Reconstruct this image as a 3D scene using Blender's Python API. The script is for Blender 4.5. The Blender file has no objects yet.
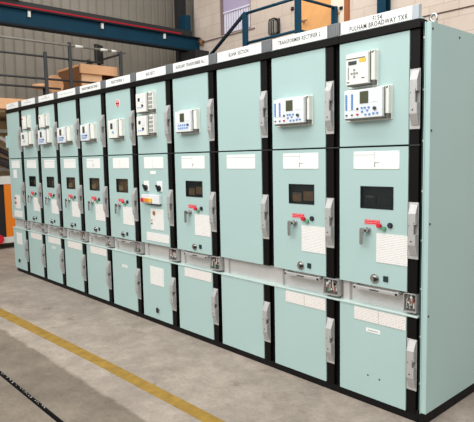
import bpy, bmesh, math, random
from mathutils import Vector, Matrix
random.seed(7)
S = bpy.context.scene
COL = S.collection

# ------------------------------------------------------------------ materials
def srgb(c):
    f = lambda v: v/12.92 if v <= .04045 else ((v+.055)/1.055)**2.4
    return tuple(f(x/255) for x in c) + (1,)
def new_mat(name):
    m = bpy.data.materials.new(name); m.use_nodes = True
    nt = m.node_tree; b = nt.nodes['Principled BSDF']
    return m, nt, b
def paint(name, c, rough=.5, metal=0., spec=.5, noise=0., nscale=8., bump=0., bscale=200.):
    m, nt, b = new_mat(name)
    col = srgb(c)
    b.inputs['Base Color'].default_value = col
    b.inputs['Roughness'].default_value = rough
    b.inputs['Metallic'].default_value = metal
    b.inputs['Specular IOR Level'].default_value = spec
    tc = nt.nodes.new('ShaderNodeTexCoord')
    if noise:
        n = nt.nodes.new('ShaderNodeTexNoise'); n.inputs['Scale'].default_value = nscale
        n.inputs['Detail'].default_value = 5
        nt.links.new(tc.outputs['Object'], n.inputs['Vector'])
        r = nt.nodes.new('ShaderNodeValToRGB')
        r.color_ramp.elements[0].position = .3; r.color_ramp.elements[1].position = .7
        r.color_ramp.elements[0].color = tuple(x*(1-noise) for x in col[:3])+(1,)
        r.color_ramp.elements[1].color = tuple(min(1, x*(1+noise)) for x in col[:3])+(1,)
        nt.links.new(n.outputs['Fac'], r.inputs['Fac'])
        nt.links.new(r.outputs['Color'], b.inputs['Base Color'])
    if bump:
        n2 = nt.nodes.new('ShaderNodeTexNoise'); n2.inputs['Scale'].default_value = bscale
        nt.links.new(tc.outputs['Object'], n2.inputs['Vector'])
        bp = nt.nodes.new('ShaderNodeBump'); bp.inputs['Strength'].default_value = bump
        bp.inputs['Distance'].default_value = .002
        nt.links.new(n2.outputs['Fac'], bp.inputs['Height'])
        nt.links.new(bp.outputs['Normal'], b.inputs['Normal'])
    return m
def lined(name, base, ink, step=.011, duty=.42, xs=140., thr=.46):
    """printed sheet: rows of small print across it"""
    m, nt, b = new_mat(name)
    b.inputs['Roughness'].default_value = .55
    N = nt.nodes.new; L = nt.links.new
    tc = N('ShaderNodeTexCoord'); sp = N('ShaderNodeSeparateXYZ'); L(tc.outputs['Object'], sp.inputs[0])
    d = N('ShaderNodeMath'); d.operation = 'DIVIDE'; d.inputs[1].default_value = step; L(sp.outputs['Z'], d.inputs[0])
    fr = N('ShaderNodeMath'); fr.operation = 'FRACT'; L(d.outputs[0], fr.inputs[0])
    lt = N('ShaderNodeMath'); lt.operation = 'LESS_THAN'; lt.inputs[1].default_value = duty; L(fr.outputs[0], lt.inputs[0])
    fl = N('ShaderNodeMath'); fl.operation = 'FLOOR'; L(d.outputs[0], fl.inputs[0])
    mx = N('ShaderNodeMath'); mx.operation = 'MULTIPLY'; mx.inputs[1].default_value = xs; L(sp.outputs['X'], mx.inputs[0])
    cb = N('ShaderNodeCombineXYZ'); L(mx.outputs[0], cb.inputs[0]); L(fl.outputs[0], cb.inputs[1])
    no = N('ShaderNodeTexNoise'); no.inputs['Scale'].default_value = 1.; L(cb.outputs[0], no.inputs['Vector'])
    g = N('ShaderNodeMath'); g.operation = 'GREATER_THAN'; g.inputs[1].default_value = thr; L(no.outputs['Fac'], g.inputs[0])
    mu = N('ShaderNodeMath'); mu.operation = 'MULTIPLY'; L(lt.outputs[0], mu.inputs[0]); L(g.outputs[0], mu.inputs[1])
    mi = N('ShaderNodeMix'); mi.data_type = 'RGBA'
    mi.inputs['A'].default_value = srgb(base); mi.inputs['B'].default_value = srgb(ink)
    L(mu.outputs[0], mi.inputs['Factor']); L(mi.outputs['Result'], b.inputs['Base Color'])
    return m

M = {}
M['green'] = paint('pale_green_paint', (171, 197, 193), .42, spec=.4, noise=.015, nscale=3, bump=.03, bscale=350)
M['green_side'] = M['green']
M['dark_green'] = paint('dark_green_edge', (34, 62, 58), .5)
M['black'] = paint('black_frame_paint', (14, 11, 10), .5, spec=.15)
M['black_flat'] = paint('black_gap', (12, 11, 11), .8, spec=.15)
M['plinth'] = paint('black_plinth', (15, 14, 14), .6, spec=.2)
M['alu'] = paint('cast_aluminium', (186, 184, 182), .48, metal=.35, noise=.06, nscale=60)
M['galv'] = paint('galvanised_sheet', (205, 201, 198), .38, metal=.3, noise=.05, nscale=12)
M['chrome'] = paint('chrome', (190, 190, 188), .22, metal=.95)
M['seam'] = paint('dark_seam', (84, 58, 48), .7)
M['white'] = paint('white_plate', (240, 240, 236), .45)
M['ivory'] = paint('ivory_plastic', (232, 232, 224), .45)
M['relay_grey'] = paint('relay_light_grey', (222, 226, 228), .45)
M['lcd'] = paint('lcd_olive', (74, 76, 52), .25)
M['lcd_dark'] = paint('lcd_dark', (50, 62, 60), .25)
M['blue_btn'] = paint('blue_key', (92, 140, 205), .45)
M['navy'] = paint('dark_key', (48, 52, 66), .4)
M['red'] = paint('red_plastic', (205, 28, 48), .4)
M['red_print'] = lined('red_print', (214, 30, 50), (246, 180, 180), .0105, .3, 220., .47)
M['green_btn'] = paint('green_button', (92, 150, 112), .4)
M['blackp'] = paint('black_plastic', (18, 20, 20), .35)
M['square'] = paint('dark_green_lock', (20, 46, 44), .4)
M['yellow'] = paint('yellow_badge', (236, 190, 70), .45)
M['orange_p'] = paint('amber_plastic', (222, 140, 60), .45)
M['brown'] = paint('brown_badge', (150, 104, 60), .5)
M['glass'] = paint('dark_glass', (16, 20, 19), .06, spec=.4)
def tinted():
    m, nt, b = new_mat('tinted_window_glass')
    b.inputs['Base Color'].default_value = srgb((40, 48, 46)); b.inputs['Roughness'].default_value = .05
    b.inputs['Specular IOR Level'].default_value = .35; b.inputs['Alpha'].default_value = .28
    return m
M['tinted'] = tinted()
M['inner_brown'] = paint('breaker_brown', (140, 104, 70), .5, noise=.2, nscale=30)
M['inner_tan'] = paint('breaker_tan', (190, 156, 112), .5, noise=.15, nscale=30)
M['gear_grey'] = paint('breaker_grey', (92, 90, 86), .4)
M['ledge'] = paint('lit_ledge_green', (190, 209, 204), .4)  # cubicle green lightened to imitate light falling on the ledge top
M['paper'] = lined('printed_sheet', (240, 239, 235), (200, 194, 190), .0095, .4, 180., .47)
M['paper_small'] = lined('printed_label', (238, 234, 229), (196, 182, 176), .009, .4, 180., .48)
M['ink'] = paint('lettering_ink', (52, 50, 52), .6)
M['ink_soft'] = paint('grey_ink', (150, 150, 148), .6)
M['pale_grey'] = paint('pale_grey_block', (176, 186, 194), .5)
M['spacer'] = paint('grey_ribbed_strip', (126, 128, 130), .5, metal=.2)
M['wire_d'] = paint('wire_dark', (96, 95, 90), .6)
M['wire_r'] = paint('wire_red', (150, 92, 82), .6)
M['wire_w'] = paint('wire_white', (200, 198, 192), .5)
M['blue_steel'] = paint('blue_steel_paint', (0, 50, 70), .6, spec=.2, noise=.1, nscale=4)
M['teal_rail'] = paint('blue_rail_paint', (8, 58, 80), .5, spec=.25)
M['navy_steel'] = paint('dark_blue_steel', (14, 26, 36), .6, spec=.2)
M['rail_grey'] = paint('dark_grey_rail', (50, 52, 55), .5)
M['rail_worn'] = paint('worn_rail', (128, 124, 116), .5, noise=.2, nscale=20)
M['red_bar'] = paint('red_conductor', (160, 20, 36), .5, spec=.2)
M['dark'] = paint('dark_steel', (26, 26, 28), .6)
M['wood'] = paint('light_oak', (224, 172, 128), .5, noise=.06, nscale=9)
M['wood_pale'] = paint('pale_wood', (226, 184, 142), .5, noise=.04, nscale=9)
M['wood_dark'] = paint('brown_wood', (124, 80, 44), .55)
M['door_wood'] = paint('orange_wood_door', (232, 170, 108), .4, noise=.06, nscale=6)
M['cream'] = paint('cream_paint', (238, 222, 200), .5)
M['jamb'] = paint('brown_jamb', (160, 92, 50), .5)
M['orange'] = paint('orange_sheet', (232, 128, 26), .5)
M['offwhite'] = paint('off_white_steel', (216, 216, 208), .5)
M['hose_dark'] = paint('dark_hose', (52, 42, 44), .55)
M['hose_white'] = paint('white_hose', (230, 226, 220), .5)
M['tan'] = paint('tan_board', (186, 160, 124), .7, noise=.08, nscale=6)
M['blind'] = paint('white_blind', (226, 220, 236), .6)
M['lilac'] = paint('lilac_header', (176, 164, 190), .6)
M['frame_brown'] = paint('brown_frame', (124, 104, 104), .5)
M['yellow_line'] = paint('worn_yellow_paint', (152, 118, 42), .65, noise=.22, nscale=14)
M['rubber'] = paint('black_rubber', (8, 8, 9), .8, spec=.1)
M['grit'] = paint('pale_chips', (190, 186, 178), .8)

def concrete():
    m, nt, b = new_mat('concrete_floor'); N = nt.nodes.new; L = nt.links.new
    tc = N('ShaderNodeTexCoord')
    n1 = N('ShaderNodeTexNoise'); n1.inputs['Scale'].default_value = 1.3; n1.inputs['Detail'].default_value = 8; n1.inputs['Roughness'].default_value = .62
    n2 = N('ShaderNodeTexNoise'); n2.inputs['Scale'].default_value = 45; n2.inputs['Detail'].default_value = 4
    L(tc.outputs['Object'], n1.inputs['Vector']); L(tc.outputs['Object'], n2.inputs['Vector'])
    r1 = N('ShaderNodeValToRGB'); e = r1.color_ramp.elements
    e[0].position = .28; e[0].color = srgb((142, 131, 120)); e[1].position = .72; e[1].color = srgb((186, 172, 159))
    L(n1.outputs['Fac'], r1.inputs['Fac'])
    # the walkway side of the floor carries an older grey coat with a ragged edge
    sp = N('ShaderNodeSeparateXYZ'); L(tc.outputs['Object'], sp.inputs[0])
    nb = N('ShaderNodeTexNoise'); nb.inputs['Scale'].default_value = 9; L(tc.outputs['Object'], nb.inputs['Vector'])
    ma = N('ShaderNodeMath'); ma.operation = 'MULTIPLY_ADD'; ma.inputs[1].default_value = .06; L(nb.outputs['Fac'], ma.inputs[0]); L(sp.outputs['Y'], ma.inputs[2])
    mr = N('ShaderNodeMapRange'); mr.inputs['From Min'].default_value = -1.03; mr.inputs['From Max'].default_value = -1.0
    mr.inputs['To Min'].default_value = 1; mr.inputs['To Max'].default_value = 0
    L(ma.outputs[0], mr.inputs['Value'])
    mx = N('ShaderNodeMix'); mx.data_type = 'RGBA'; mx.blend_type = 'MULTIPLY'
    mx.inputs['B'].default_value = srgb((196, 194, 188)); L(mr.outputs['Result'], mx.inputs['Factor']); L(r1.outputs['Color'], mx.inputs['A'])
    # fine grain
    r2 = N('ShaderNodeValToRGB'); r2.color_ramp.elements[0].position = .3; r2.color_ramp.elements[0].color = (.86, .86, .86, 1); r2.color_ramp.elements[1].position = .6
    L(n2.outputs['Fac'], r2.inputs['Fac'])
    m2 = N('ShaderNodeMix'); m2.data_type = 'RGBA'; m2.blend_type = 'MULTIPLY'; m2.inputs['Factor'].default_value = 1
    L(mx.outputs['Result'], m2.inputs['A']); L(r2.outputs['Color'], m2.inputs['B'])
    n4 = N('ShaderNodeTexNoise'); n4.inputs['Scale'].default_value = 7; n4.inputs['Detail'].default_value = 9; n4.inputs['Roughness'].default_value = .75
    L(tc.outputs['Object'], n4.inputs['Vector'])
    r4 = N('ShaderNodeValToRGB'); r4.color_ramp.elements[0].position = .36; r4.color_ramp.elements[0].color = (.78, .77, .76, 1); r4.color_ramp.elements[1].position = .62; r4.color_ramp.elements[1].color = (1.08, 1.07, 1.06, 1)
    L(n4.outputs['Fac'], r4.inputs['Fac'])
    m4 = N('ShaderNodeMix'); m4.data_type = 'RGBA'; m4.blend_type = 'MULTIPLY'; m4.inputs['Factor'].default_value = 1
    L(m2.outputs['Result'], m4.inputs['A']); L(r4.outputs['Color'], m4.inputs['B']); m2 = m4
    # sparse oil spots
    n3 = N('ShaderNodeTexNoise'); n3.inputs['Scale'].default_value = 7.5; n3.inputs['Detail'].default_value = 3
    L(tc.outputs['Object'], n3.inputs['Vector'])
    r3 = N('ShaderNodeValToRGB'); r3.color_ramp.elements[0].position = .66; r3.color_ramp.elements[0].color = (1, 1, 1, 1); r3.color_ramp.elements[1].position = .74; r3.color_ramp.elements[1].color = (.72, .7, .68, 1)
    L(n3.outputs['Fac'], r3.inputs['Fac'])
    m3 = N('ShaderNodeMix'); m3.data_type = 'RGBA'; m3.blend_type = 'MULTIPLY'; m3.inputs['Factor'].default_value = 1
    L(m2.outputs['Result'], m3.inputs['A']); L(r3.outputs['Color'], m3.inputs['B'])
    L(m3.outputs['Result'], b.inputs['Base Color'])
    b.inputs['Roughness'].default_value = .62; b.inputs['Specular IOR Level'].default_value = .3
    bp = N('ShaderNodeBump'); bp.inputs['Strength'].default_value = .15; bp.inputs['Distance'].default_value = .004
    L(n2.outputs['Fac'], bp.inputs['Height']); L(bp.outputs['Normal'], b.inputs['Normal'])
    return m
M['floor'] = concrete()
def blockwork():
    m, nt, b = new_mat('painted_blockwork'); N = nt.nodes.new; L = nt.links.new
    tc = N('ShaderNodeTexCoord'); sp = N('ShaderNodeSeparateXYZ'); cb = N('ShaderNodeCombineXYZ')
    L(tc.outputs['Object'], sp.inputs[0]); L(sp.outputs['X'], cb.inputs[0]); L(sp.outputs['Z'], cb.inputs[1])
    bt = N('ShaderNodeTexBrick'); L(cb.outputs[0], bt.inputs['Vector'])
    bt.inputs['Scale'].default_value = 1; bt.inputs['Brick Width'].default_value = .45; bt.inputs['Row Height'].default_value = .225
    bt.inputs['Mortar Size'].default_value = .006; bt.inputs['Mortar Smooth'].default_value = .4
    bt.inputs['Color1'].default_value = srgb((214, 198, 184)); bt.inputs['Color2'].default_value = srgb((208, 191, 177)); bt.inputs['Mortar'].default_value = srgb((190, 172, 158))
    n = N('ShaderNodeTexNoise'); n.inputs['Scale'].default_value = 2.5; n.inputs['Detail'].default_value = 6; L(tc.outputs['Object'], n.inputs['Vector'])
    r = N('ShaderNodeValToRGB'); r.color_ramp.elements[0].position = .3; r.color_ramp.elements[0].color = (.9, .88, .87, 1); r.color_ramp.elements[1].position = .65
    L(n.outputs['Fac'], r.inputs['Fac'])
    mx = N('ShaderNodeMix'); mx.data_type = 'RGBA'; mx.blend_type = 'MULTIPLY'; mx.inputs['Factor'].default_value = 1
    L(bt.outputs['Color'], mx.inputs['A']); L(r.outputs['Color'], mx.inputs['B']); L(mx.outputs['Result'], b.inputs['Base Color'])
    b.inputs['Roughness'].default_value = .8
    bp = N('ShaderNodeBump'); bp.inputs['Strength'].default_value = .4; bp.inputs['Distance'].default_value = .004
    inv = N('ShaderNodeMath'); inv.operation = 'SUBTRACT'; inv.inputs[0].default_value = 1; L(bt.outputs['Fac'], inv.inputs[1])
    L(inv.outputs[0], bp.inputs['Height']); L(bp.outputs['Normal'], b.inputs['Normal'])
    return m
M['block'] = blockwork()
M['clad'] = paint('grey_beige_cladding', (156, 148, 136), .55, noise=.08, nscale=2)

# ------------------------------------------------------------------ mesh builder
class MB:
    def __init__(s): s.bm = bmesh.new(); s.mats = []
    def mi(s, m):
        if m not in s.mats: s.mats.append(m)
        return s.mats.index(m)
    def box(s, x0, x1, y0, y1, z0, z1, m, bev=0, seg=2):
        n0 = set(s.bm.faces)
        vs = [s.bm.verts.new((x, y, z)) for x in (x0, x1) for y in (y0, y1) for z in (z0, z1)]
        F = [(0, 1, 3, 2), (4, 6, 7, 5), (0, 4, 5, 1), (2, 3, 7, 6), (0, 2, 6, 4), (1, 5, 7, 3)]
        fs = [s.bm.faces.new([vs[i] for i in f]) for f in F]
        if bev:
            es = list({e for f in fs for e in f.edges})
            bmesh.ops.bevel(s.bm, geom=es, offset=bev, segments=seg, affect='EDGES', profile=.5)
        i = s.mi(m)
        for f in s.bm.faces:
            if f not in n0: f.material_index = i
        return s
    def prism(s, prof, a0, a1, m, axis='x'):
        """extrude a closed profile; axis x: profile is (y,z); axis y: (x,z); axis z: (x,y)"""
        def P(a, p):
            return (a, p[0], p[1]) if axis == 'x' else ((p[0], a, p[1]) if axis == 'y' else (p[0], p[1], a))
        A = [s.bm.verts.new(P(a0, p)) for p in prof]; B = [s.bm.verts.new(P(a1, p)) for p in prof]
        n = len(prof); i = s.mi(m)
        fs = [s.bm.faces.new(A), s.bm.faces.new(B[::-1])]
        for k in range(n): fs.append(s.bm.faces.new([A[k], B[k], B[(k+1) % n], A[(k+1) % n]]))
        for f in fs: f.material_index = i
        return s
    def cyl(s, c, axis, r, h, m, seg=20, r2=None):
        """cylinder from c along axis by h"""
        r2 = r if r2 is None else r2
        c = Vector(c); ax = {'x': Vector((1, 0, 0)), 'y': Vector((0, 1, 0)), 'z': Vector((0, 0, 1))}[axis] if isinstance(axis, str) else Vector(axis).normalized()
        u = ax.orthogonal().normalized(); v = ax.cross(u)
        A = []; B = []
        for k in range(seg):
            t = 2*math.pi*k/seg; d = u*math.cos(t)+v*math.sin(t)
            A.append(s.bm.verts.new(c+d*r)); B.append(s.bm.verts.new(c+ax*h+d*r2))
        i = s.mi(m); fs = [s.bm.faces.new(A[::-1]), s.bm.faces.new(B)]
        for k in range(seg):
            f = s.bm.faces.new([A[k], A[(k+1) % seg], B[(k+1) % seg], B[k]]); f.smooth = True; fs.append(f)
        for f in fs: f.material_index = i
        return s
    def tube(s, pts, r, m, seg=10):
        pts = [Vector(p) for p in pts]; rings = []; i = s.mi(m); u = None
        for k, p in enumerate(pts):
            t = (pts[min(k+1, len(pts)-1)]-pts[max(k-1, 0)]).normalized()
            if u is None: u = t.orthogonal().normalized()
            u = (u - t*u.dot(t)).normalized(); v = t.cross(u)
            rings.append([s.bm.verts.new(p+(u*math.cos(2*math.pi*q/seg)+v*math.sin(2*math.pi*q/seg))*r) for q in range(seg)])
        for a, b in zip(rings, rings[1:]):
            for q in range(seg):
                f = s.bm.faces.new([a[q], a[(q+1) % seg], b[(q+1) % seg], b[q]]); f.smooth = True; f.material_index = i
        for rg in (rings[0][::-1], rings[-1]):
            f = s.bm.faces.new(rg); f.material_index = i
        return s
    def mesh(s, name):
        bmesh.ops.recalc_face_normals(s.bm, faces=s.bm.faces)
        me = bpy.data.meshes.new(name); s.bm.to_mesh(me); s.bm.free()
        for m in s.mats: me.materials.append(M[m])
        return me
    def build(s, name, parent=None, loc=(0, 0, 0)):
        return link(name, s.mesh(name), parent, loc)
def link(name, me, parent=None, loc=(0, 0, 0)):
    o = bpy.data.objects.new(name, me); COL.objects.link(o)
    o.location = loc
    if parent is not None: o.parent = parent
    return o
def tag(o, label, cat, group=None):
    o['label'] = label; o['category'] = cat
    if group: o['group'] = group
    return o
def thing(name, loc, label, cat, group=None, rz=0):
    o = bpy.data.objects.new(name, None); COL.objects.link(o); o.location = loc; o.rotation_euler = (0, 0, rz)
    o.empty_display_size = .1
    return tag(o, label, cat, group)
def struct(o):
    o['kind'] = 'structure'; return o
def text_mesh(txt, size, xscale, width=None):
    cu = bpy.data.curves.new('lettering', 'FONT'); cu.body = txt; cu.size = size; cu.align_x = 'CENTER'; cu.align_y = 'CENTER'
    cu.space_line = .82; cu.space_character = 1.12; cu.offset = .00035; cu.extrude = .0004; cu.resolution_u = 2
    o = bpy.data.objects.new('lettering', cu); COL.objects.link(o)
    bpy.context.view_layer.update()
    me = bpy.data.meshes.new_from_object(o.evaluated_get(bpy.context.evaluated_depsgraph_get()))
    bpy.data.objects.remove(o); bpy.data.curves.remove(cu)
    xs = [v.co.x for v in me.vertices]; w = max(xs)-min(xs)
    sx = xscale if width is None else width/w
    for v in me.vertices:
        x, y, z = v.co; v.co = (x*sx, -z, y)
    me.materials.clear(); me.materials.append(M['ink'])
    return me

# ------------------------------------------------------------------ switchgear cubicles
DOOR_X = [-.978, -1.525, -2.080, -2.631, -3.183, -3.727, -4.268, -4.804, -5.330, -5.864, -6.385]     # left edge of each door
Z_PL, Z_L0, Z_L1, Z_M0, Z_M1, Z_U0, Z_U1, Z_HB, Z_ST = .042, .044, .588, .713, 1.4945, 1.5035, 2.089, 2.134, 2.212
DEPTH = 1.25
CACHE = {}
def cached(key, fn):
    if key not in CACHE: CACHE[key] = fn()
    return CACHE[key]
def handle_mesh(h):
    b = MB()
    b.box(0, .060, -.005, 0, 0, h, 'alu', .0015, 1)
    b.prism([(-.004, h-.004), (-.012, h-.010), (-.034, h-.058), (-.034, h-.115), (-.004, h-.115)], .016, .058, 'alu')
    b.prism([(-.034, h-.115), (-.034, .135), (-.024, .135), (-.024, h-.115)], .016, .047, 'alu')
    b.box(.0165, .022, -.026, -.004, .135, h-.115, 'alu')
    b.prism([(-.034, .135), (-.004, .135), (-.004, .020), (-.009, .020), (-.034, .078)], .016, .058, 'alu')
    b.cyl((.034, -.0345, .098), 'y', .0045, .003, 'blackp', 10)
    b.cyl((.022, -.0345, h-.122), 'y', .003, .003, 'blackp', 8)
    b.cyl((.050, -.0345, h-.108), 'y', .003, .003, 'blackp', 8)
    return b.mesh('door_handle')
def lever_mesh():
    b = MB()
    b.cyl((0, 0, 0), 'y', .017, -.012, 'chrome', 18); b.cyl((0, -.012, 0), 'y', .012, -.026, 'chrome', 16)
    b.prism([(.010, .010), (-.026, .014), (-.034, .006), (-.034, -.078), (-.024, -.084), (-.016, -.078), (-.014, -.010), (.008, -.010)], -.028, -.040, 'chrome', 'y')
    b.cyl((.004, -.040, 0), 'y', .006, -.003, 'blackp', 10)
    return b.mesh('key_lever')
def knob_mesh():
    b = MB(); b.cyl((0, 0, 0), 'y', .027, -.006, 'chrome', 24); b.cyl((0, -.006, 0), 'y', .020, -.012, 'chrome', 20, .017)
    b.prism([(.004, .016), (.022, .006), (.022, -.006), (.004, -.016)], -.0062, -.019, 'blackp', 'y')
    return b.mesh('selector_knob')

def sheet(parent, name, x0, x1, z0, z1, mat='paper', t=.0025):
    b = MB(); b.box(0, x1-x0, -t, 0, 0, z1-z0, mat); return b.build(name, parent, (x0, 0, z0))
def plate(door, w, split, kind):
    """white label plate at the head of a middle door"""
    x0, x1, z0, z1 = .092*w, .386*w, 1.374, 1.473
    b = MB(); b.box(0, x1-x0, -.003, 0, 0, z1-z0, 'white', .001, 1)
    if kind in ('line', 'diagram'): b.box(.002, x1-x0-.002 if kind == 'line' else (x1-x0)*.48, -.0034, -.003, .078, .080, 'ink_soft')
    if kind == 'diagram':
        c = (x1-x0)*.48
        b.box(c-.001, c+.001, -.0034, -.003, .055, .080, 'ink_soft'); b.box(c-.002, c+.002, -.0034, -.003, .012, .040, 'ink')
        b.box(c+.002, c+.03, -.0034, -.003, .033, .037, 'ink_soft'); b.box(c-.001, c+.001, -.0034, -.003, .082, .096, 'ink_soft')
    if kind == 'split':
        b.box((x1-x0)*.46, (x1-x0)*.97, -.005, -.003, .004, .082, 'white'); b.box((x1-x0)*.455, (x1-x0)*.46, -.0055, -.003, .004, .082, 'ink_soft')
    for px in (.006, x1-x0-.006):
        for pz in (.006, z1-z0-.006): b.cyl((px, -.003, pz), 'y', .0018, -.0008, 'ink_soft', 6)
    return b.build('label_plate', door, (x0, 0, z0))

def relay(cub, x0, x1, z0, z1, xs1, style, pl=None, d=.058):
    """panel relay: mounting plate, projecting housing, terminal cover; face details by style"""
    pz0, pz1 = z0-.014, z1+.012
    b = MB()
    px0 = pl if pl is not None else x0-.016
    b.box(px0, xs1, -.005, 0, pz0, pz1, 'ivory', .0015, 1)
    b.box(x0, x1, -d, -.005, z0, z1, 'relay_grey' if style in 'AB' else 'ivory', .003, 2)
    r = b.build('protection_relay', cub)
    b = MB(); b.box(x0+.006, x1-.002, -d+.006, -.005, z0-.007, z0-.0002, 'wire_d'); b.box(x1-.001, x1+.0028, -d+.020, -.005, pz0+.02, pz1-.008, 'wire_d'); b.build('housing_shade', r)  # dark slab and strip imitate shade under and beside the housing
    t = MB(); t.box(x1+.003, xs1-.004, -.034, -.005, pz0+.030, pz1-.004, 'ivory', .002, 1)
    t.box(x1+.006, xs1-.007, -.030, -.0045, pz0+.006, pz0+.030, 'wire_d')
    t.cyl((x1+.012, -.034, pz1-.016), 'y', .004, -.002, 'blackp', 8)
    t.cyl((xs1-.012, -.034, pz1-.012), 'y', .004, -.002, 'blackp', 8)
    if style == 'D':
        for q in range(4):
            for c in range(2):
                cx = x1+.010+c*(xs1-x1-.020)*.5
                t.box(cx, cx+(xs1-x1-.020)*.42, -.036, -.0335, pz0+.040+q*.034, pz0+.064+q*.034, 'ink_soft')
    t.build('terminal_cover', r)
    W = x1-x0; H = z1-z0
    fx = lambda f: x0+f*W
    fz = lambda f: z1-f*H
    y0, y1 = -d-.002, -d
    def blk(name, a, b_, c, e, mat, yy=0):
        k = MB(); k.box(fx(a), fx(b_), y0-yy, y1, fz(e), fz(c), mat); return k.build(name, r)
    if style == 'A':
        for a in (.04, .20):
            k = MB()
            for q in range(8): k.box(fx(a), fx(a+.05), y0-.001, y1, fz(.20+q*.07), fz(.145+q*.07), 'blue_btn')
            k.build('indicator_column', r)
            blk('label_strip', a+.06, a+.145, .13, .70, 'white')
        blk('display_screen', .43, .65, .08, .50, 'lcd')
        blk('label_strip', .72, .89, .10, .47, 'white')
        for a, c in ((.46, .62), (.54, .62), (.64, .62), (.47, .75), (.60, .72), (.56, .86), (.66, .86), (.76, .84), (.86, .84)):
            k = MB(); k.box(fx(a), fx(a+.045), y0-.003, y1, fz(c+.055), fz(c), 'blue_btn'); k.build('key_button', r)
        k = MB(); k.box(fx(.345), fx(.39), y0-.003, y1, fz(.70), fz(.64), 'blackp'); k.build('key_button', r)
        k = MB(); k.box(fx(.345), fx(.395), y0-.003, y1, fz(.90), fz(.84), 'red'); k.build('key_button', r)
        for a, mt in ((.05, 'navy'), (.20, 'navy')):
            k = MB(); k.box(fx(a), fx(a+.04), y0-.002, y1, fz(.90), fz(.85), mt); k.build('key_button', r)
        k = MB(); k.cyl((fx(.82), y1, fz(.70)), 'y', .009, -.010, 'navy', 14); k.build('cover_knob', r)
    elif style == 'B':
        blk('display_screen', .33, .60, .12, .52, 'lcd')
        blk('label_strip', .08, .28, .10, .55, 'white'); blk('label_strip', .66, .90, .10, .45, 'white')
        k = MB()
        for q in range(5):
            for c in range(2): k.box(fx(.22+q*.13), fx(.28+q*.13), y0-.002, y1, fz(.72+c*.14), fz(.64+c*.14), 'blue_btn')
        k.build('keypad', r)
        k = MB(); k.cyl((fx(.84), y1, fz(.68)), 'y', .008, -.009, 'navy', 12); k.build('cover_knob', r)
    elif style == 'U':
        blk('trim_line', .03, .88, .15, .175, 'ink'); blk('badge', .62, .92, .19, .31, 'yellow')
        blk('display_screen', .12, .50, .24, .36, 'lcd_dark')
        for a, c in ((.36, .50), (.36, .72), (.24, .61), (.36, .61), (.48, .61)):
            k = MB(); k.box(fx(a), fx(a+.075), y0-.002, y1, fz(c+.06), fz(c), 'ink_soft'); k.build('key_button', r)
        blk('indicator_column', .10, .15, .42, .82, 'ink_soft'); blk('label_strip', .72, .86, .80, .825, 'ink')
        blk('label_strip', .05, .16, .90, .93, 'ink')
    elif style == 'D':
        blk('display_screen', .22, .42, .24, .42, 'navy'); blk('label_strip', .55, .9, .08, .5, 'relay_grey')
        k = MB()
        for q in range(3): k.box(fx(.2+q*.2), fx(.27+q*.2), y0-.002, y1, fz(.78), fz(.72), 'blue_btn')
        k.build('keypad', r)
        k = MB(); k.cyl((fx(.70), y1, fz(.66)), 'y', .010, -.009, 'navy', 12); k.build('cover_knob', r)
    elif style == 'C':
        blk('display_screen', .30, .56, .18, .50, 'lcd_dark'); blk('label_strip', .62, .88, .12, .55, 'relay_grey')
        k = MB(); k.cyl((fx(.62), y1, fz(.68)), 'y', .009, -.008, 'blue_btn', 12); k.build('cover_knob', r)
    elif style == 'S':
        k = MB(); k.cyl((fx(.25), y1, fz(.22)), 'y', .009, -.006, 'red', 10); k.build('status_lamp', r)
        blk('label_strip', .5, .85, .15, .8, 'white')
    return r

def breaker_door(door, w, n, WIN, plate_kind='diagram'):
    plate(door, w, True, plate_kind)
    b = MB(); x0, x1 = WIN[0]*w, WIN[1]*w
    b.box(x0, x0+.004, -.002, .033, WIN[2], WIN[3], 'blackp'); b.box(x1-.004, x1, -.002, .033, WIN[2], WIN[3], 'blackp')
    b.box(x0, x1, -.002, .033, WIN[2], WIN[2]+.004, 'blackp'); b.box(x0, x1, -.002, .033, WIN[3]-.004, WIN[3], 'blackp')
    b.box(x0+.004, x1-.004, .003, .006, WIN[2]+.004, WIN[3]-.004, 'tinted')
    b.build('viewing_window', door)
    b = MB(); W = x1-x0
    far = n in (6, 7, 8)  # these windows get a brown backing and a tan block
    b.box(x0+.004, x1-.004, .028, .033, WIN[2]+.004, WIN[3]-.004, 'inner_brown' if far else 'blackp')
    b.box(x0+W*.08, x0+W*.42, .014, .028, WIN[2]+.012, WIN[2]+.070, 'inner_tan' if far else 'inner_brown' if n in (2, 4) else 'blackp', .003, 1)
    b.box(x0+W*.14, x0+W*.36, .010, .014, WIN[2]+.060, WIN[2]+.072, 'gear_grey', .002, 1)
    b.box(x0+W*.50, x0+W*.90, .018, .028, WIN[2]+.020, WIN[2]+.080, 'inner_brown' if n != 1 else 'blackp', .003, 1)
    b.build('breaker_front', door)
    sheet(door, 'warning_label', .168*w, .266*w, 1.062, 1.089, 'red_print')
    b = MB(); b.cyl((.268*w, 0, 1.060), 'y', .012, -.022, 'red', 16); b.build('push_button', door)
    b = MB(); b.cyl((.296*w, 0, 1.046), 'y', .012, -.014, 'green_btn', 16); b.build('push_button', door)
    b = MB(); b.cyl((.333*w, 0, 1.066), 'y', .015, -.010, 'blackp', 18); b.cyl((.333*w, -.010, 1.066), 'y', .010, -.002, 'navy', 14); b.build('lock_barrel', door)
    link('key_lever', cached('lever', lever_mesh), door, (.193*w, 0, 1.030))
    sheet(door, 'instruction_sheet', .245*w, .438*w, .852, 1.018)
    link('selector_knob', cached('knob', knob_mesh), door, (.236*w, 0, .756))
    b = MB(); b.box(.292*w, .322*w, -.006, 0, .748, .780, 'square', .001, 1); b.build('lock_plate', door)

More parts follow.
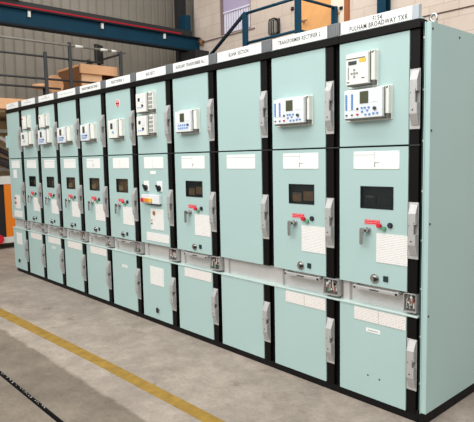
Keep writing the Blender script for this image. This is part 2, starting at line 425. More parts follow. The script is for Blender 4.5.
def key_knob(door, x, z):
    b = MB(); b.cyl((x, 0, z), 'y', .017, -.008, 'chrome', 16); b.prism([(x-.006, z+.012), (x+.012, z-.004), (x+.010, z-.030), (x-.002, z-.026)], -.008, -.024, 'dark', 'y')
    b.build('key_knob', door)

LAB = [
 ('pale green switchgear cubicle at the near right end, nameplate FULHAM BROADWAY TXR'),
 ('pale green switchgear cubicle with the nameplate TRANSFORMER RECTIFIER 2, one wide relay'),
 ('pale green switchgear cubicle with bare doors under the nameplate BLANK SECTION'),
 ('pale green switchgear cubicle just left of the BLANK SECTION one, single relay'),
 ('pale green switchgear cubicle with two stacked relays and two black-knobbed switch plates'),
 ('pale green switchgear cubicle with a round red emblem above its relay'),
 ('pale green switchgear cubicle just left of the one with the red emblem'),
 ('pale green switchgear cubicle, fourth from the far left end of the row'),
 ('pale green switchgear cubicle with a small lower-door tag, third from the far left end'),
 ('narrow-looking pale green switchgear cubicle, second from the far left end of the row'),
 ('pale green switchgear cubicle at the far left end, no relay or window'),
]
NAME = ['F154\nFULHAM BROADWAY TXR', 'TRANSFORMER RECTIFIER 2', 'BLANK SECTION', 'AUXILIARY TRANSFORMER No.2', 'BUS SECT', 'RECTIFIER 1', 'TRANSFORMER RECTIFIER 1', None, None, None, None]

for k, xl in enumerate(DOOR_X):
    n = k+1
    pitch = (DOOR_X[k-1]-xl) if k else .513
    dw = .443*(pitch/.549) if k else .445
    w = dw/.442
    cub = thing('switchgear_cubicle', (xl, 0, 0), LAB[k], 'switchgear', 'switchgear cubicles standing in one row')
    # carcass behind the doors
    b = MB(); b.box(0, pitch-.0005, .056, DEPTH, Z_PL, 2.105, 'green'); b.build('carcass', cub)
    b = MB(); b.box(0 if n < 11 else .06, pitch-.0005, .006, DEPTH-.02, 0, Z_PL, 'plinth'); b.build('plinth', cub)
    # black frame: posts right of the doors, backing behind the doors
    pm = dw+.058
    for z0, z1 in ((Z_PL, Z_L1), (Z_M0-.001, Z_U1)):
        b = MB(); b.box(dw+.002, pm, .004, .056, z0, z1, 'black', .002, 1); b.box(pm, pitch-.0005, .030, .056, z0, z1, 'black_flat')
        b.box(0, dw+.002, .034, .056, z0, z1, 'black_flat')
        b.build('frame_post', cub)
    b = MB(); b.box(dw, pitch-.0005, -.002, .004, Z_M1+.002, Z_U0-.002, 'rail_grey'); b.build('door_strip', cub)
    b = MB(); b.box(0, pitch-.0005, -.012, .056, Z_U1+.002, Z_HB, 'black', .002, 1); b.build('header_bar', cub)
    # name strip over the header
    b = MB(); b.box(0, pitch-.0005, .006, .030, Z_HB, Z_HB+.008, 'green'); b.box(0, pitch-.0005 if n > 1 else .494, .010, .030, Z_HB, Z_ST, 'galv'); b.build('name_strip', cub)
    b = MB(); b.box(.010*w, dw+.012, .003, .009, Z_HB+.006, Z_ST-.004, 'white', .001, 1); npl = b.build('nameplate', cub)
    zc = (Z_HB+Z_ST)/2+.001; xc = (dw+.022)/2
    if NAME[k]:
        two = '\n' in NAME[k]
        wd = {0: .36, 1: .345, 2: .20, 3: .375, 4: .13, 5: .22, 6: .36}[k]*w
        link('lettering', text_mesh(NAME[k], .036 if two else .036, .7, wd), npl, (xc+(.015 if k == 0 else 0), .0025, zc))
    else:
        marks = [(.09+q*.026 if n > 8 else .05+q*.03, zc-.006) for q in range(9 if n > 8 else 12)]
        if n > 8: marks += [(.17+q*.026, zc+.014) for q in range(3)]
        for a, z in marks:
            b = MB(); b.box(a, a+random.uniform(.008, .018), .0022, .003, z, z+.010, 'ink_soft'); b.build('lettering', npl)
    b = MB(); b.box(dw+.016, pitch-.004 if n > 1 else .495, .0, .010, Z_HB+.004, Z_ST+.001 if n > 1 else Z_ST-.004, 'spacer' if n > 1 else 'pale_grey')
    if n > 1:
        for q in range(6):
            xx = dw+.020+q*(pitch-dw-.024)/6; b.box(xx, xx+.005, -.003, 0, Z_HB+.006, Z_ST-.002, 'spacer')
    b.build('strip_spacer', cub)
    # doors
    doors = {}
    sh = {1: .007, 2: .004}.get(n, 0)
    WIN = (.138+sh, .350+sh, 1.152, 1.278)
    for nm, z0, z1 in (('lower_door', Z_L0, Z_L1-.009), ('middle_door', Z_M0, Z_M1), ('upper_door', Z_U0, Z_U1)):
        b = MB()
        if nm == 'middle_door' and n in (1, 2, 4, 6, 7, 8, 9, 10):      # opening for the viewing window
            a, c, e, f = WIN[0]*w, WIN[1]*w, WIN[2], WIN[3]
            b.box(0, a, 0, .032, z0, z1, 'green'); b.box(c, dw, 0, .032, z0, z1, 'green'); b.box(a, c, 0, .032, z0, e, 'green'); b.box(a, c, 0, .032, f, z1, 'green')
        else: b.box(0, dw, 0, .032, z0, z1, 'green', .0025, 2)
        d = doors[nm] = b.build(nm, cub)
        hz, hh = {'lower_door': (.175, .285), 'middle_door': (.897, .303), 'upper_door': (1.581, .308)}[nm]
        link('door_handle', cached('handle%g' % hh, lambda: handle_mesh(hh)), d, (dw+.005, .002, hz))
    up, mid, low = doors['upper_door'], doors['middle_door'], doors['lower_door']
    # wiring trough between middle and lower door
    b = MB(); b.box(0, pitch-.0005, .048, .056, Z_L1-.004, Z_M0-.001, 'galv')
    b.box(0, pitch-.0005, -.006, .050, Z_L1-.008, Z_L1+.003, 'ledge', .002, 1)
    b.box(.004, .050, .030, .048, Z_L1+.001, Z_M0-.006, 'galv', .002, 1)
    tr = b.build('wiring_trough', cub)
    if n != 3:
        b = MB(); x0, x1 = dw-.012, pitch-.014
        b.box(x0, x1, .020, .046, .612, .704, 'wire_d')
        rs = random.Random(n)
        for q in range(9):
            a = x0+.006+(x1-x0-.02)*q/9; mt = ['wire_w', 'wire_d', 'wire_r', 'alu', 'wire_d', 'wire_w', 'alu', 'wire_r', 'wire_w'][q]
            z0 = .62+rs.random()*.03
            b.box(a, a+.007, .004+rs.random()*.006, .021, z0, z0+.03+rs.random()*.03, mt)
        for q in range(7):
            cx = x0+.012+rs.random()*(x1-x0-.03); cz = .625+rs.random()*.065
            b.cyl((cx, .006, cz), 'y', .006+rs.random()*.004, -.005, ['wire_w', 'green_btn', 'alu', 'wire_r', 'wire_d', 'alu', 'wire_w'][q], 8)
        for z in (.606, .704): b.box(x0-.004, x1+.004, -.006, .046, z, z+.003, 'alu')
        for x in (x0-.004, x1+.002): b.box(x, x+.003, -.006, .046, .606, .707, 'alu')
        b.build('terminal_block', cub)
    if n not in (3, 5, 11):
        b = MB(); b.box(.105*w, .395*w, -.012, .004, .680, .700, 'alu', .003, 2); b.box(.103*w, .122*w, -.008, .048, .683, .703, 'alu'); b.box(.380*w, .398*w, -.008, .048, .683, .703, 'alu')
        b.cyl((.115*w, -.012, .690), 'y', .006, -.004, 'blackp', 10); b.cyl((.386*w, -.012, .690), 'y', .007, -.004, 'blackp', 10)
        b.box(.215*w, .275*w, -.0135, -.012, .686, .693, 'ink')
        b.build('pull_bar', cub)
    # door furniture
    fixed = set(mid.children)
    if n in (1, 2, 4, 6, 7, 8, 9, 10):
        breaker_door(mid, w, n, WIN, {1: 'diagram', 2: 'diagram', 4: 'diagram', 6: 'split', 7: 'diagram'}.get(n, 'line'))
    if sh:
        for c in mid.children:
            if c not in fixed and not c.name.startswith(('viewing', 'breaker')): c.location.x += sh
    if n == 3: plate(mid, w, False, 'line')
    if n in (1, 2):
        sheet(low, 'printed_label', .106*w, .268*w, .496, .572, 'paper_small'); sheet(low, 'printed_label', .270*w, .440*w, .496, .572, 'paper_small')
    if n in (4, 7, 8, 9, 10): sheet(low, 'printed_label', .092*w, .432*w, .499, .572, 'paper_small')
    if n in (1, 6, 9):
        b = MB(); b.box(.188*w, .280*w, -.002, 0, .437, .460, 'white'); b.box(.200*w, .268*w, -.0024, -.002, .446, .451, 'ink_soft')
        b.build('small_tag', low)
    if n == 1:
        for x, z in ((.202, .177), (.279, .172)):
            b = MB(); b.cyl((x, 0, z), 'y', .005, -.002, 'dark', 8); b.build('screw', low)
        relay(cub, .087, .231, 1.842, 2.010, .262, 'U', .066)
        relay(cub, .075, .322, 1.656, 1.812, .350, 'A', .056)
    if n == 2: relay(cub, .068, .322, 1.658, 1.812, .348, 'A', .052)
    if n == 4: relay(cub, .098, .300, 1.660, 1.820, .345, 'B', .085)
    if n == 5:
        relay(cub, .085, .235, 1.856, 2.012, .318, 'D', .075); relay(cub, .085, .235, 1.660, 1.822, .318, 'D', .075)
        plate(mid, w, True, 'split')
        b = MB(); b.box(.184*w, .266*w, -.002, 0, 1.326, 1.353, 'white'); b.build('small_tag', mid)
        for x0 in (.080, .282):
            b = MB(); b.box(x0*w, (x0+.08)*w, -.004, 0, 1.180, 1.267, 'white', .001, 1)
            b.cyl(((x0+.038)*w, -.004, 1.207), 'y', .024, -.018, 'blackp', 16)
            b.prism([((x0+.015)*w, 1.232), ((x0+.028)*w, 1.238), ((x0+.062)*w, 1.185), ((x0+.05)*w, 1.178)], -.022, -.034, 'blackp', 'y')
            b.build('rotary_switch', mid)
        b = MB(); b.box(.071*w, .345*w, -.030, 0, 1.072, 1.150, 'relay_grey', .004, 2); b.box(.16*w, .335*w, -.026, 0, 1.062, 1.072, 'dark'); b.build('test_block', mid)
        b = MB()
        for x, mt in ((.08, 'red'), (.125, 'orange_p'), (.165, 'orange_p'), (.205, 'yellow')):
            b.box(x*w, (x+.034)*w, -.046, -.030, 1.084, 1.118, mt, .002, 1)
        b.build('test_plug', mid)
        p = sheet(mid, 'instruction_sheet', .168*w, .366*w, .846, 1.026)
        b = MB(); b.cyl((.222*w, -.0025, .988), 'y', .020, -.003, 'brown', 16); b.build('round_emblem', mid)
        for z, mt in ((.925, 'orange_p'), (.895, 'blackp')):
            b = MB(); b.cyl((.185*w, -.0025, z), 'y', .009, -.003, mt, 10); b.build('indicator', mid)
        sheet(mid, 'printed_label', .092*w, .434*w, .742, .815, 'paper')
        sheet(low, 'instruction_sheet', .128*w, .336*w, .352, .512); key_knob(low, .236*w, .140)
    if n == 6:
        relay(cub, .128, .278, 1.656, 1.820, .335, 'C', .120)
        b = MB(); b.cyl((.222, 0, 1.973), 'y', .036, -.002, 'white', 24); b.cyl((.222, -.002, 1.973), 'y', .030, -.0015, 'red', 24); b.cyl((.222, -.0035, 1.973), 'y', .019, -.001, 'white', 20)
        b.cyl((.222, -.0045, 1.973), 'y', .013, -.001, 'red', 16); b.box(.200, .244, -.0055, -.0035, 1.968, 1.979, 'red')
        b.build('round_emblem', up)
    if n == 7: relay(cub, .096, .262, 1.652, 1.812, .345, 'B', .086)
    if n == 8: relay(cub, .085, .260, 1.650, 1.812, .350, 'B', .075)
    if n == 9:
        relay(cub, .085, .270, 1.650, 1.812, .345, 'B', .075); relay(cub, .130, .260, 1.840, 1.985, .300, 'S', .120)
    if n == 10:
        relay(cub, .085, .270, 1.650, 1.812, .345, 'C', .075); relay(cub, .150, .250, 1.850, 2.005, .290, 'S', .140)
    if n == 11:
        plate(mid, w, False, 'line')
        sheet(mid, 'printed_label', .142*w, .259*w, 1.248, 1.355, 'white')
        p = sheet(mid, 'instruction_sheet', .150*w, .330*w, .850, 1.028, 'paper')
        for z in (.985, .925):
            b = MB(); b.cyl((.185*w, -.0025, z), 'y', .014, -.016, 'red', 12); b.build('push_button', mid)
        sheet(mid, 'printed_label', .098*w, .385*w, .738, .822, 'paper')
        sheet(low, 'instruction_sheet', .122*w, .318*w, .374, .528); key_knob(low, .205*w, .165)
        b = MB(); b.box(-.030, .022, -.020, .03, 1.640, 1.800, 'green', .003, 2); b.build('hinge_block', up)
    if n == 1:
        # right-hand end of the row: dark return, folded flange and the end sheet
        b = MB(); b.box(.5135, .532, .014, DEPTH, Z_PL, 2.118, 'dark_green'); b.build('end_return', cub)
        b = MB(); b.box(.532, .5365, -.004, .030, .060, 2.113, 'green'); b.box(.5325, .565, 0, DEPTH, .063, 2.111, 'green', .003, 2); ep = b.build('end_panel', cub)
        b = MB(); b.box(.50, .556, .008, DEPTH-.02, 0, .065, 'plinth'); b.build('plinth', cub)
        for z in (2.075, 1.57, 1.09, .60): 
            s = MB(); s.cyl((.565, .012, z), 'x', .006, .003, 'dark', 8); s.build('screw', ep)
        for y in (.30, .66, 1.02):
            s = MB(); s.cyl((.565, y, 2.068), 'x', .006, .003, 'dark', 8); s.build('screw', ep)
        for q in range(8):
            s = MB(); s.cyl((.523, .014, .22+q*.26), 'y', .006, -.004, 'alu', 8); s.build('screw', ep)
        b = MB(); b.cyl((.545, .06, 2.111), 'z', .018, .010, 'chrome', 16)
        b.tube([(.545+.017*math.sin(t), .06, 2.140-.018*math.cos(t)) for t in [2*math.pi*q/18 for q in range(19)]], .007, 'chrome', 8)
        b.build('lifting_eye', cub)

# ------------------------------------------------------------------ floor and its markings
b = MB(); b.box(-12, 6, -7, 9, -.1, 0, 'floor'); struct(b.build('floor'))
def strip(name, pts_a, pts_b, t, m):
    b = MB(); bm = b.bm; i = b.mi(m)
    n = len(pts_a)
    top = [bm.verts.new((x, y, t)) for x, y in pts_a+pts_b[::-1]]; bot = [bm.verts.new((x, y, .0003)) for x, y in pts_a+pts_b[::-1]]
    k = len(top)
    for a in range(n-1):
        f = bm.faces.new([top[a], top[a+1], top[k-2-a], top[k-1-a]])
    for a in range(k): bm.faces.new([top[a], bot[a], bot[(a+1) % k], top[(a+1) % k]])
    return b.build(name)
xs_ = [2, -1.38, -2.5, -4.4, -7.0, -10.4]
ce_ = [-.765, -.784, -.803, -.868, -.96, -1.08]; wd_ = [.086, .088, .092, .110, .12, .12]
o = strip('yellow_floor_line', [(x, c+w_/2) for x, c, w_ in zip(xs_, ce_, wd_)], [(x, c-w_/2) for x, c, w_ in zip(xs_, ce_, wd_)], .0016, 'yellow_line')
tag(o, 'worn yellow painted walkway line on the concrete floor in front of the cubicles', 'floor marking')
cc = thing('cable_cover', (-2.9, -1.40, 0), 'black rubber cable strip with pale chips lying on the floor, bottom left', 'cable cover')
b = MB(); b.prism([(-.015, 0), (-.009, .008), (.009, .008), (.015, 0)], -1.2, 1.26, 'rubber'); b.build('rubber_strip', cc)
rs = random.Random(3); b = MB()
for q in range(30):
    x = rs.uniform(.10, .85); y = rs.uniform(-.008, .003); r_ = rs.uniform(.002, .005)
    b.box(x, x+r_*1.5, y, y+r_, .0079, .0105, 'grit')
o = b.build('chips', cc); o['kind'] = 'stuff'

# ------------------------------------------------------------------ back wall (block), window, door
WY = 5.0; WX0 = -8.72
b = MB()
wx0, wx1, wz0, wz1 = -7.86, -6.92, 4.00, 5.15
dx0, dx1, dz0, dz1 = -5.66, -4.93, 2.84, 4.86
b.box(WX0, wx0, WY, WY+.25, 0, 6.5, 'block'); b.box(wx0, wx1, WY, WY+.25, 0, wz0, 'block'); b.box(wx0, wx1, WY, WY+.25, wz1, 6.5, 'block')
b.box(wx1, dx0, WY, WY+.25, 0, 6.5, 'block'); b.box(dx0, dx1, WY, WY+.25, 0, dz0, 'block'); b.box(dx0, dx1, WY, WY+.25, dz1, 6.5, 'block')
b.box(dx1, 6, WY, WY+.25, 0, 6.5, 'block')
struct(b.build('wall_back'))
b = MB(); b.box(-3.72, 6, WY-.006, WY, 3.462, 3.482, 'seam'); struct(b.build('trim_1'))
b = MB(); b.box(-8.9, -6.80, WY-.020, WY, 3.965, 3.985, 'frame_brown'); struct(b.build('trim_2'))
win = MB()
for a, c, e, f in ((wx0, wx0+.07, wz0, wz1), (wx1-.04, wx1, wz0, wz1), (wx0+.07, wx1-.04, wz0, wz0+.03), (wx0+.07, wx1-.04, wz1-.05, wz1)):
    win.box(a, c, WY+.02, WY+.10, e, f, 'frame_brown')
win = struct(win.build('window_1'))
b = MB(); b.box(wx0+.07, wx1-.04, WY+.10, WY+.106, wz0+.03, wz1-.05, 'glass'); b.build('window_pane', win)
b = MB()
nb = 11
for q in range(nb):
    x = wx0+.075+q*(wx1-wx0-.12)/nb; b.box(x, x+.062, WY+.060, WY+.064, wz0+.03, 4.46, 'blind')
b.build('vertical_blind', win)
b = MB(); b.box(wx0+.07, wx1-.04, WY+.05, WY+.09, 4.46, wz1-.05, 'lilac'); b.box(wx0+.07, wx1-.04, WY+.04, WY+.05, 4.45, 4.48, 'blind'); b.build('roller_blind', win)
d = MB(); d.box(dx0, dx1, WY+.03, WY+.08, dz0, dz1, 'door_wood', .003, 1); d = struct(d.build('door_1'))
b = MB(); b.cyl((dx0+.09, WY+.03, 3.86), 'y', .02, -.05, 'chrome', 12); b.box(dx0+.08, dx0+.20, WY-.03, WY-.015, 3.85, 3.87, 'chrome'); b.build('door_handle', d)
b = MB(); b.box(-4.93, -4.64, WY-.02, WY, 2.84, 4.95, 'cream'); t3 = struct(b.build('trim_3'))
b = MB(); b.box(-4.64, -4.555, WY-.045, WY, 2.84, 4.95, 'jamb'); struct(b.build('trim_4'))
b = MB(); b.box(-4.74, -4.68, WY-.045, WY-.02, 3.88, 3.93, 'blackp', .003, 1); b.box(-4.81, -4.74, WY-.03, WY-.02, 3.82, 3.85, 'orange_p')
b.build('door_latch', t3)
col = thing('wall_column', (-3.855, WY-.09, 0), 'blue steel column standing against the block wall behind the right-hand cubicle', 'column')
b = MB(); b.box(-.075, .075, -.07, -.058, 0, 6.4, 'blue_steel'); b.box(-.075, .075, .058, .07, 0, 6.4, 'blue_steel'); b.box(-.006, .006, -.058, .058, 0, 6.4, 'blue_steel'); b.build('shaft', col)
b = MB(); b.box(-.12, .12, -.088, .088, 0, .02, 'blue_steel'); b.build('base_plate', col)

# bulkhead lamp and box on the wall
lamp = thing('wall_lamp', (-6.23, WY, 3.90), 'grey bulkhead lamp with a cage, on the pale wall left of the orange door', 'lamp')
b = MB(); b.box(-.14, .10, -.02, 0, -.16, .13, 'dark', .004, 1); b.build('backplate', lamp)
b = MB(); b.box(-.13, .06, -.10, -.02, -.15, .09, 'rail_worn', .02, 3); b.build('diffuser', lamp)
b = MB()
for x in (-.10, -.04, .02): b.box(x, x+.015, -.112, -.10, -.15, .09, 'dark')
b.tube([(.07, -.06, -.15), (.12, -.06, -.10), (.13, -.06, .02), (.10, -.06, .10), (0, -.06, .14), (-.12, -.06, .13), (-.14, -.05, .02)], .014, 'dark', 8)
b.build('cage', lamp)
b = MB(); b.box(-5.84, -5.78, WY-.03, WY, 4.10, 4.16, 'navy_steel', .004, 1); b.cyl((-5.81, WY-.03, 4.13), 'y', .012, -.01, 'red', 10)
tag(b.build('call_point'), 'tiny dark box on the pale wall, upper left of the orange door', 'switch')

# access platform and its blue railing behind the cubicles
PZ = 2.84
pf = thing('access_platform', (-4.81, 4.0, 0), 'steel access platform in front of the orange door, mostly hidden by the cubicles', 'platform')
b = MB(); b.box(-1.30, 0, -.05, .985, PZ-.08, PZ, 'navy_steel'); b.build('deck', pf)
for x, y in ((-1.22, .02), (-.08, .02), (-1.22, .9), (-.08, .9)):
    b = MB(); b.box(x-.05, x+.05, y-.05, y+.05, 0, PZ-.08, 'navy_steel'); b.build('leg', pf)
st = thing('steel_stair', (-6.115, 4.0, 0), 'short steel stair flight below the sloping handrail, hidden behind the cubicles', 'stair')
RUN, LZ = 1.75, PZ-1.75*.59
for y in (0, .95):
    b = MB(); b.prism([(0, PZ-.02), (0, PZ-.24), (-RUN, LZ-.24), (-RUN, LZ-.02)], y-.02, y+.02, 'navy_steel', 'y'); b.build('stringer', st)
for q in range(6):
    f = (q+.6)/6.3; x = -RUN*f; z = PZ+(LZ-PZ)*f-.02
    b = MB(); b.box(x-.13, x+.13, .02, .93, z-.03, z, 'navy_steel'); b.build('tread', st)
b = MB(); b.box(-RUN-.75, -RUN, -.02, .97, LZ-.08, LZ, 'navy_steel'); b.build('landing', st)
for x in (-RUN-.70, -RUN-.06):
    for y in (.05, .90):
        b = MB(); b.box(x-.04, x+.04, y-.04, y+.04, 0, LZ-.08, 'navy_steel'); b.build('leg', st)
rl = thing('stair_railing', (-4.81, 4.0, PZ), 'blue tubular railing with a sloping stair handrail below the office window', 'railing')
for x, y in ((0, 0), (-1.21, 0), (0, .92)):
    b = MB(); b.box(x-.05, x+.05, y-.03, y+.03, 0, 1.10, 'teal_rail', .006, 2); b.build('post', rl)
for (p, q) in (((-1.21, 0, 1.085), (0, 0, 1.085)), ((-1.21, 0, .585), (0, 0, .585)), ((0, 0, 1.085), (0, .92, 1.085)), ((0, 0, .585), (0, .92, .585))):
    b = MB(); b.tube([p, q], .024, 'teal_rail', 10); b.build('rail', rl)
b = MB(); b.tube([(-1.21, 0, 1.10), (-2.09, 0, .58), (-3.05, 0, .013)], .032, 'navy_steel', 10); b.build('handrail', rl)
b = MB(); b.box(-3.08, -3.02, -.03, .03, -1.0325, .02, 'navy_steel'); b.build('post', rl)

# ------------------------------------------------------------------ left: cladding, crane girder, columns
CX = -10.5
b = MB(); bm = b.bm; i = b.mi('clad')
prof = []; y = -7.0
while y < 9.0:
    prof += [(CX, y), (CX, y+.150), (CX-.03, y+.165), (CX-.03, y+.190), (CX, y+.205)]; y += .2125
prof += [(CX-.12, y), (CX-.12, -7)]
b.prism(prof, 0, 7.5, 'clad', 'z'); struct(b.build('wall_left'))
b = MB(); b.box(CX, WX0, 7.4, 7.6, 0, 7.5, 'clad'); struct(b.build('wall_far'))
b = MB(); b.box(WX0-.001, WX0+.2, WY+.25, 7.4, 0, 6.5, 'block'); struct(b.build('wall_return'))
GX = -8.55
gd = thing('crane_girder', (GX, 0, 0), 'dark blue crane girder carrying a red conductor bar, under the roof at left', 'girder')
G0, G1 = -4.0, 4.97
b = MB(); b.box(-.14, .08, G0, G1, 4.05, 4.075, 'navy_steel'); b.box(-.10, .08, G0, G1, 3.76, 3.79, 'navy_steel'); b.box(-.02, .02, G0, G1, 3.79, 4.05, 'blue_steel'); b.build('beam', gd)
b = MB(); b.box(.03, .075, G0, 4.45, 4.080, 4.106, 'red_bar'); b.build('conductor_bar', gd)
b = MB(); b.box(-.10, .0, G0, 4.8, 4.076, 4.20, 'dark'); b.build('crane_rail', gd)
for y in (-1.5, -.1, 1.23, 2.62, 4.04):
    b = MB(); b.box(.021, .06, y-.02, y+.02, 3.94, 4.05, 'offwhite'); b.box(.02, .075, y-.04, y+.04, 4.04, 4.05, 'dark'); b.build('hanger_bracket', gd)
b = MB(); b.box(.05, .20, 4.92, 4.97, 3.97, 4.0, 'wood_dark'); b.cyl((.17, 4.90, 4.02), 'z', .03, -.14, 'wood_dark', 10); b.build('end_stop', gd)
b = MB(); b.box(-.2, .32, 4.62, 4.99, 3.55, 3.755, 'dark'); b.build('corbel', gd)
tl = thing('crane_trolley', (GX, .9, 4.20), 'black crane trolley with a red side on top of the girder, top left corner', 'crane trolley')
b = MB(); b.box(-.15, .1, -.45, .22, .02, .32, 'dark', .02, 2); b.build('body', tl)
b = MB(); b.box(.1, .13, -.45, -.05, .02, .28, 'red_bar'); b.build('side_plate', tl)
for y in (-.3, .1):
    b = MB(); b.cyl((-.09, y, .055), 'x', .055, .08, 'rail_grey', 16); b.build('wheel', tl)
cl = thing('corner_column', (-8.92, 4.80, 0), 'black steel column at the corner where the cladding meets the pale wall', 'column')
b = MB(); b.box(-.12, .02, -.1, .1, 0, 6.9, 'dark'); b.box(-.05, .06, -.13, -.1, 0, 6.9, 'dark'); b.build('shaft', cl)
b = MB(); b.prism([(.0, 4.95), (.36, 5.4), (.36, 6.6), (.0, 6.6)], -.08, .08, 'navy_steel', 'y'); b.build('haunch', cl)
b = MB(); b.box(.05, .30, -.12, .02, 4.14, 4.55, 'blue_steel', .004, 1); b.build('bracket', cl)

# ------------------------------------------------------------------ mezzanine on the left with desk
MZ = 2.40
mz = thing('mezzanine_platform', (-8.0, 1.0, 0), 'mezzanine deck with an orange wooden edge board behind the far cubicles', 'platform')
b = MB(); b.box(-2.45, -.06, -2.2, 1.75, MZ-.14, MZ, 'tan'); b.build('deck', mz)
b = MB(); b.box(-.06, .02, -2.2, 1.75, MZ-.09, MZ+.075, 'wood'); b.build('edge_board', mz)
for y in (-2.0, -.9, 1.6):
    for x in (-.16, -2.3):
        b = MB(); b.box(x-.06, x+.06, y-.06, y+.06, 0, MZ-.14, 'navy_steel'); b.build('leg', mz)
gr = thing('guard_railing', (-8.0, 1.0, MZ), 'dark grey guard railing along the mezzanine edge at upper left', 'railing')
for y, h in ((-2.1, 1.05), (-.9, 1.05), (.26, .88), (.70, 1.09), (1.69, 1.05)):
    b = MB(); b.box(-.030, .02, y-.025, y+.025, .075, h, 'rail_grey', .004, 1); b.build('post', gr)
for z, r_, mt, y1 in ((1.035, .019, 'rail_worn', 1.8), (.80, .017, 'rail_grey', 1.28), (.435, .018, 'rail_grey', 1.4), (.285, .017, 'rail_grey', .50)):
    b = MB(); b.tube([(.0, -2.2, z), (.0, y1, z)], r_, mt, 10); b.build('rail', gr)
b = MB(); b.tube([(-.01, 1.69, 1.0), (-1.3, 1.69, 1.0)], .020, 'rail_grey', 10); b.build('rail', gr)
for y0, y1 in ((.80, .94), (1.28, 1.42), (1.50, 1.60)):
    b = MB(); b.tube([(0, y0, 1.035), (0, y1, 1.035)], .0245, 'offwhite', 10); b.build('tape_wrap', gr)
dk = thing('wooden_desk', (-8.22, 1.95, MZ), 'light oak desk on the mezzanine behind the guard railing', 'desk')
b = MB(); b.box(-.92, .03, .02, .76, .745, .785, 'wood', .004, 1); b.build('desk_top', dk)
b = MB(); b.box(.0, .05, .02, .76, .62, .785, 'wood', .004, 1); b.build('edge_rim', dk)
b = MB(); b.box(-.02, .0, .06, .46, 0, .745, 'wood_pale'); b.build('front_panel', dk)
for y in (.03, .70):
    b = MB(); b.box(-.90, -.02, y, y+.03, 0, .745, 'wood_dark'); b.build('side_panel', dk)
b = MB(); b.box(-.30, -.27, .46, .70, .0, .745, 'wood_dark'); b.build('back_panel', dk)
mo = thing('desk_monitor', (-8.32, 2.42, MZ+.786), 'black monitor standing on the light oak desk', 'monitor', rz=.5)
b = MB(); b.box(-.10, .10, -.08, .08, 0, .015, 'blackp', .004, 1); b.build('base', mo)
b = MB(); b.box(-.03, .03, -.02, .02, .015, .12, 'blackp'); b.build('stand', mo)
b = MB(); b.box(-.03, .03, -.11, .11, .06, .40, 'blackp', .008, 2); b.build('screen', mo)
ph = MB(); ph.cyl((-8.28, 2.19, MZ+.7855), 'z', .05, .03, 'blackp', 14); ph.cyl((-8.28, 2.19, MZ+.8155), 'z', .035, .07, 'blackp', 14); tag(ph.build('desk_speaker'), 'tiny black object beside the monitor on the oak desk', 'speaker')
ch = thing('office_chair', (-8.36, 1.56, MZ), 'tan round-backed chair behind the railing beside the oak desk', 'chair', rz=.3)
b = MB(); b.cyl((-.02, 0, .40), 'x', .17, .05, 'wood', 24); b.build('backrest', ch)
b = MB(); b.cyl((-.28, 0, .36), 'z', .20, .06, 'wood', 24); b.build('seat', ch)
b = MB(); b.cyl((-.28, 0, .02), 'z', .025, .34, 'dark', 10); b.build('column', ch)
b = MB(); b.box(-.06, -.02, -.03, .03, .36, .50, 'dark'); b.build('back_strut', ch)
for q in range(5):
    t = q*2*math.pi/5; b = MB(); b.tube([(-.28, 0, .05), (-.28+.2*math.cos(t), .2*math.sin(t), .02)], .018, 'dark', 8); b.build('leg', ch)

# ------------------------------------------------------------------ equipment under the mezzanine, far left
eq = thing('orange_machine', (-8.32, .62, 0), 'orange-panelled machine in an off-white frame behind the far left cubicle', 'machine')
b = MB(); b.box(-.5, .0, -.6, .75, .10, .20, 'offwhite'); b.box(-.5, .0, -.6, .75, 1.09, 1.22, 'offwhite'); b.box(-.02, 0, .40, .45, .2, 1.09, 'offwhite'); b.build('frame', eq)
b = MB(); b.box(-.03, -.005, -.05, .40, .20, 1.09, 'orange'); b.build('side_panel', eq)
b = MB(); b.box(-.45, -.03, -.6, .7, .2, 1.09, 'dark'); b.build('body', eq)
b = MB(); b.cyl((.0, -.20, .18), 'x', .08, .06, 'red', 20); b.build('hose_reel', eq)
for y in (-.45, .55):
    b = MB(); b.cyl((-.3, y, .05), 'x', .05, .2, 'rubber', 16); b.build('wheel', eq)
bd = MB(); bd.box(-9.35, -9.30, -.6, 1.6, .0, 2.2, 'tan'); tag(bd.build('backing_board'), 'tan board leaning upright under the mezzanine, behind the hanging hoses', 'board')
rk = thing('hose_rack', (-8.45, .62, 0), 'steel hose rack standing under the mezzanine beside the orange machine', 'rack')
for y in (-.75, .72):
    b = MB(); b.box(-.62, -.56, y-.03, y+.03, 0, 2.1, 'offwhite'); b.build('post', rk)
for z in (1.98, 1.30):
    b = MB(); b.box(-.62, -.56, -.72, .69, z, z+.06, 'offwhite'); b.build('bar', rk)
def hose(pts, r_, m, label):
    b = MB(); P = [Vector(p) for p in pts]; out = []
    for k in range(len(P)-1):
        p0, p1, p2, p3 = P[max(k-1, 0)], P[k], P[k+1], P[min(k+2, len(P)-1)]
        for q in range(6):
            t = q/6; out.append(.5*((2*p1)+(p2-p0)*t+(2*p0-5*p1+4*p2-p3)*t*t+(3*p1-p0-3*p2+p3)*t**3))
    out.append(P[-1]); b.tube(out, r_, m, 10); tag(b.build('hose'), label, 'hose', 'hoses hanging on the rack under the mezzanine')
hose([(-8.94, -.4, 2.0), (-8.8, .2, 1.98), (-8.75, .60, 1.92), (-8.75, .95, 1.70), (-8.75, 1.1, 1.30)], .035, 'hose_white', 'white hose curving down beside the far left cubicle, topmost of the hoses')
hose([(-8.94, -.4, 1.78), (-8.8, .2, 1.76), (-8.75, .60, 1.70), (-8.75, 1.0, 1.48), (-8.75, 1.13, 1.33)], .045, 'hose_dark', 'thin dark hose just below the white hose at the far left edge')
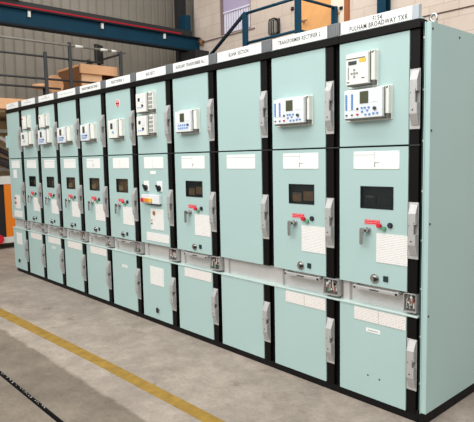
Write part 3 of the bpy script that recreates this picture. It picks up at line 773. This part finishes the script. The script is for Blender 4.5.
hose([(-8.94, -.4, 1.58), (-8.8, .2, 1.56), (-8.75, .60, 1.50), (-8.75, .95, 1.36), (-8.75, 1.12, 1.31)], .075, 'hose_dark', 'thick dark hose directly above the orange machine at the far left edge')

# ------------------------------------------------------------------ light
w = bpy.data.worlds.new('daylight'); S.world = w; w.use_nodes = True
bg = w.node_tree.nodes['Background']; bg.inputs['Color'].default_value = (.95, .99, 1, 1); bg.inputs['Strength'].default_value = .54
def area(name, loc, target, size, sy, energy, color=(1, .97, .93)):
    l = bpy.data.lights.new(name, 'AREA'); l.shape = 'RECTANGLE'; l.size = size; l.size_y = sy; l.energy = energy; l.color = color
    o = bpy.data.objects.new(name, l); COL.objects.link(o); o.location = loc
    o.rotation_euler = (Vector(target)-Vector(loc)).to_track_quat('-Z', 'Y').to_euler(); return o
area('unseen_overhead', (-1.5, -5.6, 5.2), (-2.0, 0, 1.2), 9, 3.2, 320, (1, .985, .965))  # broad front light, source out of view
area('unseen_overhead', (-4, 3.0, 7.0), (-4.5, 4.2, 2), 5, 1.5, 145)  # unseen area light that brightens the back wall
area('unseen_overhead', (-2.0, -2.2, 6.8), (-2.0, -2.0, 0), 9, 1.5, 190, (1, .985, .975))  # unseen overhead fill, added to brighten the floor
area('side_fill', (5.6, 1.0, 3.6), (0, .6, 1.2), 3, 3, 36, (.95, .99, 1))  # fill light added from the right to brighten the end panel

# ------------------------------------------------------------------ camera
cam = bpy.data.cameras.new('camera'); cam.sensor_fit = 'HORIZONTAL'; cam.sensor_width = 36; cam.lens = 36*539.61/474
co = bpy.data.objects.new('camera', cam); COL.objects.link(co)
rt = Vector((.67081875, .74136503, -.0194961)); up_ = Vector((-.05941087, .07992433, .99502887)); fw = Vector((-.73923782, .66632574, -.09765988))
co.matrix_world = Matrix(((rt.x, up_.x, -fw.x, .97933), (rt.y, up_.y, -fw.y, -2.58441), (rt.z, up_.z, -fw.z, 1.44997), (0, 0, 0, 1)))
cam.clip_start = .05; cam.clip_end = 100
S.camera = co
S.view_settings.view_transform = 'Standard'; S.view_settings.look = 'None'; S.view_settings.gamma = 1; S.view_settings.use_curve_mapping = False
S.view_settings.exposure = .35
